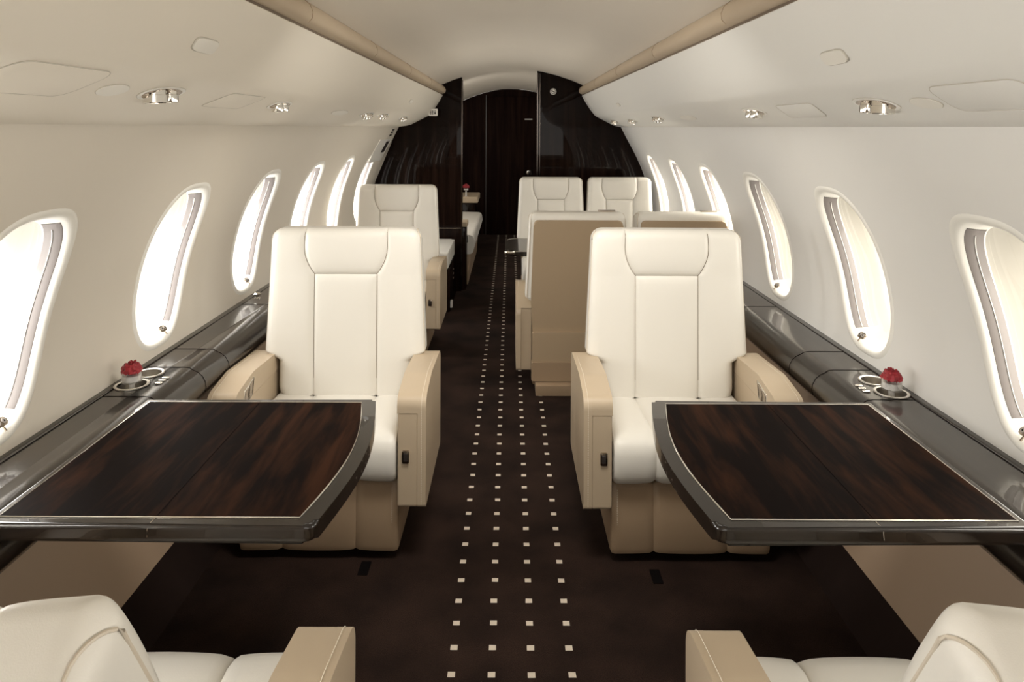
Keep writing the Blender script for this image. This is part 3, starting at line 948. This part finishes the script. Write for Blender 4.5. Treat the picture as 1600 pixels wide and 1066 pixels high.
    for sg in (-1, 1):
        def pip():
            bm = bmesh.new()
            tt = [t for t in ts_low[8:] + ts_hi[1:] if t < .565]
            fr = [(hw(t) - .0008, .010, t) for t in tt]
            rr_ = [(hw(t) - .0085, .0975, t) for t in reversed(tt)]
            tip = []
            for k in range(1, 14):
                a = PI * k / 14; t = .565 + .047 * math.sin(a) ** .7
                u = .5 - .5 * math.cos(a)
                tip.append((hw(t) + .0018 - .0095 * u ** 3, .010 + .0875 * u, t))
            add_tube(bm, [(sg * x, y, z) for x, y, z in fr + tip + rr_], .0022, 6)
            return bm
        link('piping', 'piping%d' % sg, pip, M_piping, bk)
    if rear:
        link('rear_panel', 'rearp', lambda: prism(rect(-.258, .258, .15, .31, .006), 'y', .50, .53, .008, 3), M_shell, root, S)
        link('rear_band', 'rearb', lambda: prism(rect(-.262, .262, .055, .155, .006), 'y', .49, .545, .008, 3), M_armd, root, S)
        link('rear_plinth', 'rearpl', lambda: prism(rect(-.22, .24, .0, .052, .003), 'y', .30, .60, .006, 3), M_armd, root, S)
        def clip():
            bm = bmesh.new(); add_box(bm, -.22, -.12, .025, .045, TT - .001, TT + .006, bev=.002); return bm
        link('release_latch', 'clip', clip, M_chromed, bk)
    return root

make_chair('cream leather armchair facing forward behind the left folding table', -.612, 2.235, -1, 1, .02)
make_chair('cream leather armchair facing forward behind the right folding table', .586, 2.225, -1, -1, .02)
make_chair('reclined cream leather armchair in the bottom left corner, seen from behind', -.612, 1.215, 1, 1, .50, shift=.12, back_z=.42, arm=(.19, .572, .565), tilt=.10, bw=.90)
make_chair('reclined cream leather armchair in the bottom right corner, seen from behind', .632, 1.21, 1, -1, .50, shift=.12, back_z=.42, arm=(.19, .572, .565), tilt=.10, bw=.88, sx=.935)
make_chair('cream leather armchair at the far left beside the dark partition bench', -.738, 4.20, -1, 1, .02, sx=.93)
rA = make_chair('cream armchair with tan rear shell turned away, next to the aisle on the right', .365, 4.27, 1, -1, .06, arms=(0, 1), arm=(.085, .50, .42), rear=True, back_z=.33, sx=.94)
rB = make_chair('cream armchair with tan rear shell turned away, against the right wall', .925, 4.27, 1, -1, .06, arms=(0, 0), arm=(.085, .50, .42), rear=True, back_z=.33, sx=.90, bsx=.75, box_=.16)
make_chair('cream leather seat at the rear of the cabin, aisle one of the facing pair', .314, 4.97, -1, -1, .02, arms=(0, 0), sx=.87)
make_chair('cream leather seat at the rear of the cabin, window one of the facing pair', .838, 4.97, -1, -1, .02, arms=(0, 0), sx=.87, bsx=.8, box_=-.07)

# conference table between the right-hand seats
ct = thing('conference_table', 'dark glossy table between the facing seats on the right, its rounded end in the aisle', 'table', (.53, 4.45, 0))
pts = rpoly([(-.555, -.24), (.56, -.24), (.56, .28), (-.555, .28)], [.09, .01, .01, .09], 8)
obj('table_top', prism(pts, 'z', .628, .655, .008, 3), M_border, ct)
obj('edge_inlay', tube([(x * .985, y * .96, .6552) for x, y in pts], .0015, 6, True), M_chrome, ct)
obj('pedestal', box(.30, .42, -.10, .14, 0, .63, bev=.01), M_ebony, ct)
obj('corner_cap', prism(rpoly([(-.560, -.243), (-.50, -.246), (-.50, -.20), (-.560, -.20)], [.03, 0, 0, 0], 6), 'z', .640, .657, .002, 2), M_chrome, ct)

# ---------------------------------------------------------------- rear left bench, cabinet and divan
bn = thing('bench_seat', 'low bench with white piped cushion on dark base in front of the left partition', 'bench', (-.78, 5.62, 0))
obj('cushion', prism(rect(-.32, .316, -.36, .33, .03), 'z', .335, .455, .018, 4), M_leather, bn)
obj('piping', tube([(x, y, .447) for x, y in rect(-.318, .314, -.358, .328, .03)], .004, 6, True), M_leather, bn)
obj('bench_base', box(-.32, .33, -.30, .36, 0, .335, bev=.006), M_ebony, bn)
bm = bmesh.new()
for z in (.20, .235, .27): add_tube(bm, [(.332, -.06, z), (.332, .0, z)], .006, 8)
obj('latch', bm, M_chromed, bn)
obj('floor_socket', box(.325, .345, -.25, -.19, .02, .07, bev=.003), M_white, bn)

cb = thing('low_cabinet', 'low dark cabinet with beige leather top just behind the left partition edge', 'cabinet', (-.46, 6.16, 0))
obj('cabinet_body', box(-.14, .085, -.11, .06, 0, .54, bev=.004), M_ebony, cb)
obj('cabinet_top', box(-.14, .095, -.115, .065, .54, .585, bev=.008), M_arm, cb)
obj('handle', tube([(.09, -.03, .40), (.097, -.03, .40), (.097, -.03, .46), (.09, -.03, .46)], .005, 8), M_chrome, cb)

dv = thing('divan', 'cream leather divan along the left side of the rear cabin past the partition', 'sofa', (-.70, 7.1, 0))
obj('divan_base', prism([(-.22, 0), (.33, 0), (.35, .27), (-.22, .27)], 'y', -.84, .84, .01, 3), M_armd, dv)
for i in range(2):
    obj('seat_cushion', prism(rpoly([(-.3, .27), (.37, .27), (.395, .36), (.38, .44), (-.3, .46)], [.01, .03, .03, .04, .02], 5), 'y', -.84 + i * .845, -.84 + (i + 1) * .845 - .006, .02, 4), M_leather, dv)
obj('back_cushion', prism(rpoly([(-.40, .44), (-.24, .44), (-.28, .86), (-.40, .88)], .03, 4), 'y', -.84, .84, .02, 3), M_leather, dv)
sc = thing('side_cabinet', 'dark side cabinet with beige edged shelf at the far end of the divan', 'cabinet', (-.66, 8.25, 0))
obj('cabinet_body', box(-.35, .26, -.26, .3, 0, .54, bev=.005), M_ebony, sc)
obj('shelf', box(-.35, .30, -.28, .3, .54, .61, bev=.012), M_arm, sc)
dish_rose(-.50, 8.04, .61, 'small glass dish on the beige shelf in the far rear cabin', 'red rose bloom on the far shelf beyond the partition opening', 1.35)

# seat tracks in the carpet
for i, (x, y, where) in enumerate(((-.455, 2.235, 'left'), (.462, 2.20, 'right'))):
    o = obj('seat_track', prism(rect(x - .016, x + .016, y - .04, y + .03, .004), 'z', -.002, .0015), M_black)
    tag(o, 'narrow dark seat track slot in the carpet under the %s armchair facing forward' % where, 'seat track')

# ---------------------------------------------------------------- lights
def area(name, loc, rot, sx, sy, p, col):
    l = bpy.data.lights.new(name, 'AREA'); l.shape = 'RECTANGLE'; l.size = sx; l.size_y = sy; l.energy = p; l.color = col
    if name == 'overhead_fill': l.spread = math.radians(125)
    o = bpy.data.objects.new(name, l); C.objects.link(o); o.location = loc; o.rotation_euler = rot
    return o
area('front_fill', (0.0, -1.25, 1.30), (math.radians(88), 0, 0), 2.0, 1.1, 13, (1, .96, .90))  # added fill from behind the camera, not a cabin fixture
area('overhead_fill', (0.018, 1.75, 1.84), (math.radians(38), 0, 0), .6, .5, 12, (1, .96, .90))  # added fill above the frame, evens the light along the cabin
area('aft_fill', (-.75, 6.35, 1.45), (math.radians(60), 0, math.radians(-40)), .5, .3, 7, (1, .94, .85))  # added fill hidden by the partition, brightens the aft ceiling and divan
w = bpy.data.worlds.new('w'); bpy.context.scene.world = w; w.use_nodes = True
bg = w.node_tree.nodes['Background']; bg.inputs[0].default_value = (1, .94, .85, 1); bg.inputs[1].default_value = .9

# ---------------------------------------------------------------- camera
cam = bpy.data.cameras.new('cam'); co = bpy.data.objects.new('camera', cam); C.objects.link(co)
co.location = (0, 0, 1.4); co.rotation_euler = (PI / 2, math.radians(-.25), 0)
cam.sensor_width = 36; cam.lens = 36 * 1100 / 1600
cam.shift_x = 3 / 1600; cam.shift_y = -(533 - 199) / 1600
cam.clip_start = .02; cam.clip_end = 60
bpy.context.scene.camera = co
sc_ = bpy.context.scene
sc_.view_settings.view_transform = 'Standard'
sc_.view_settings.exposure = .25
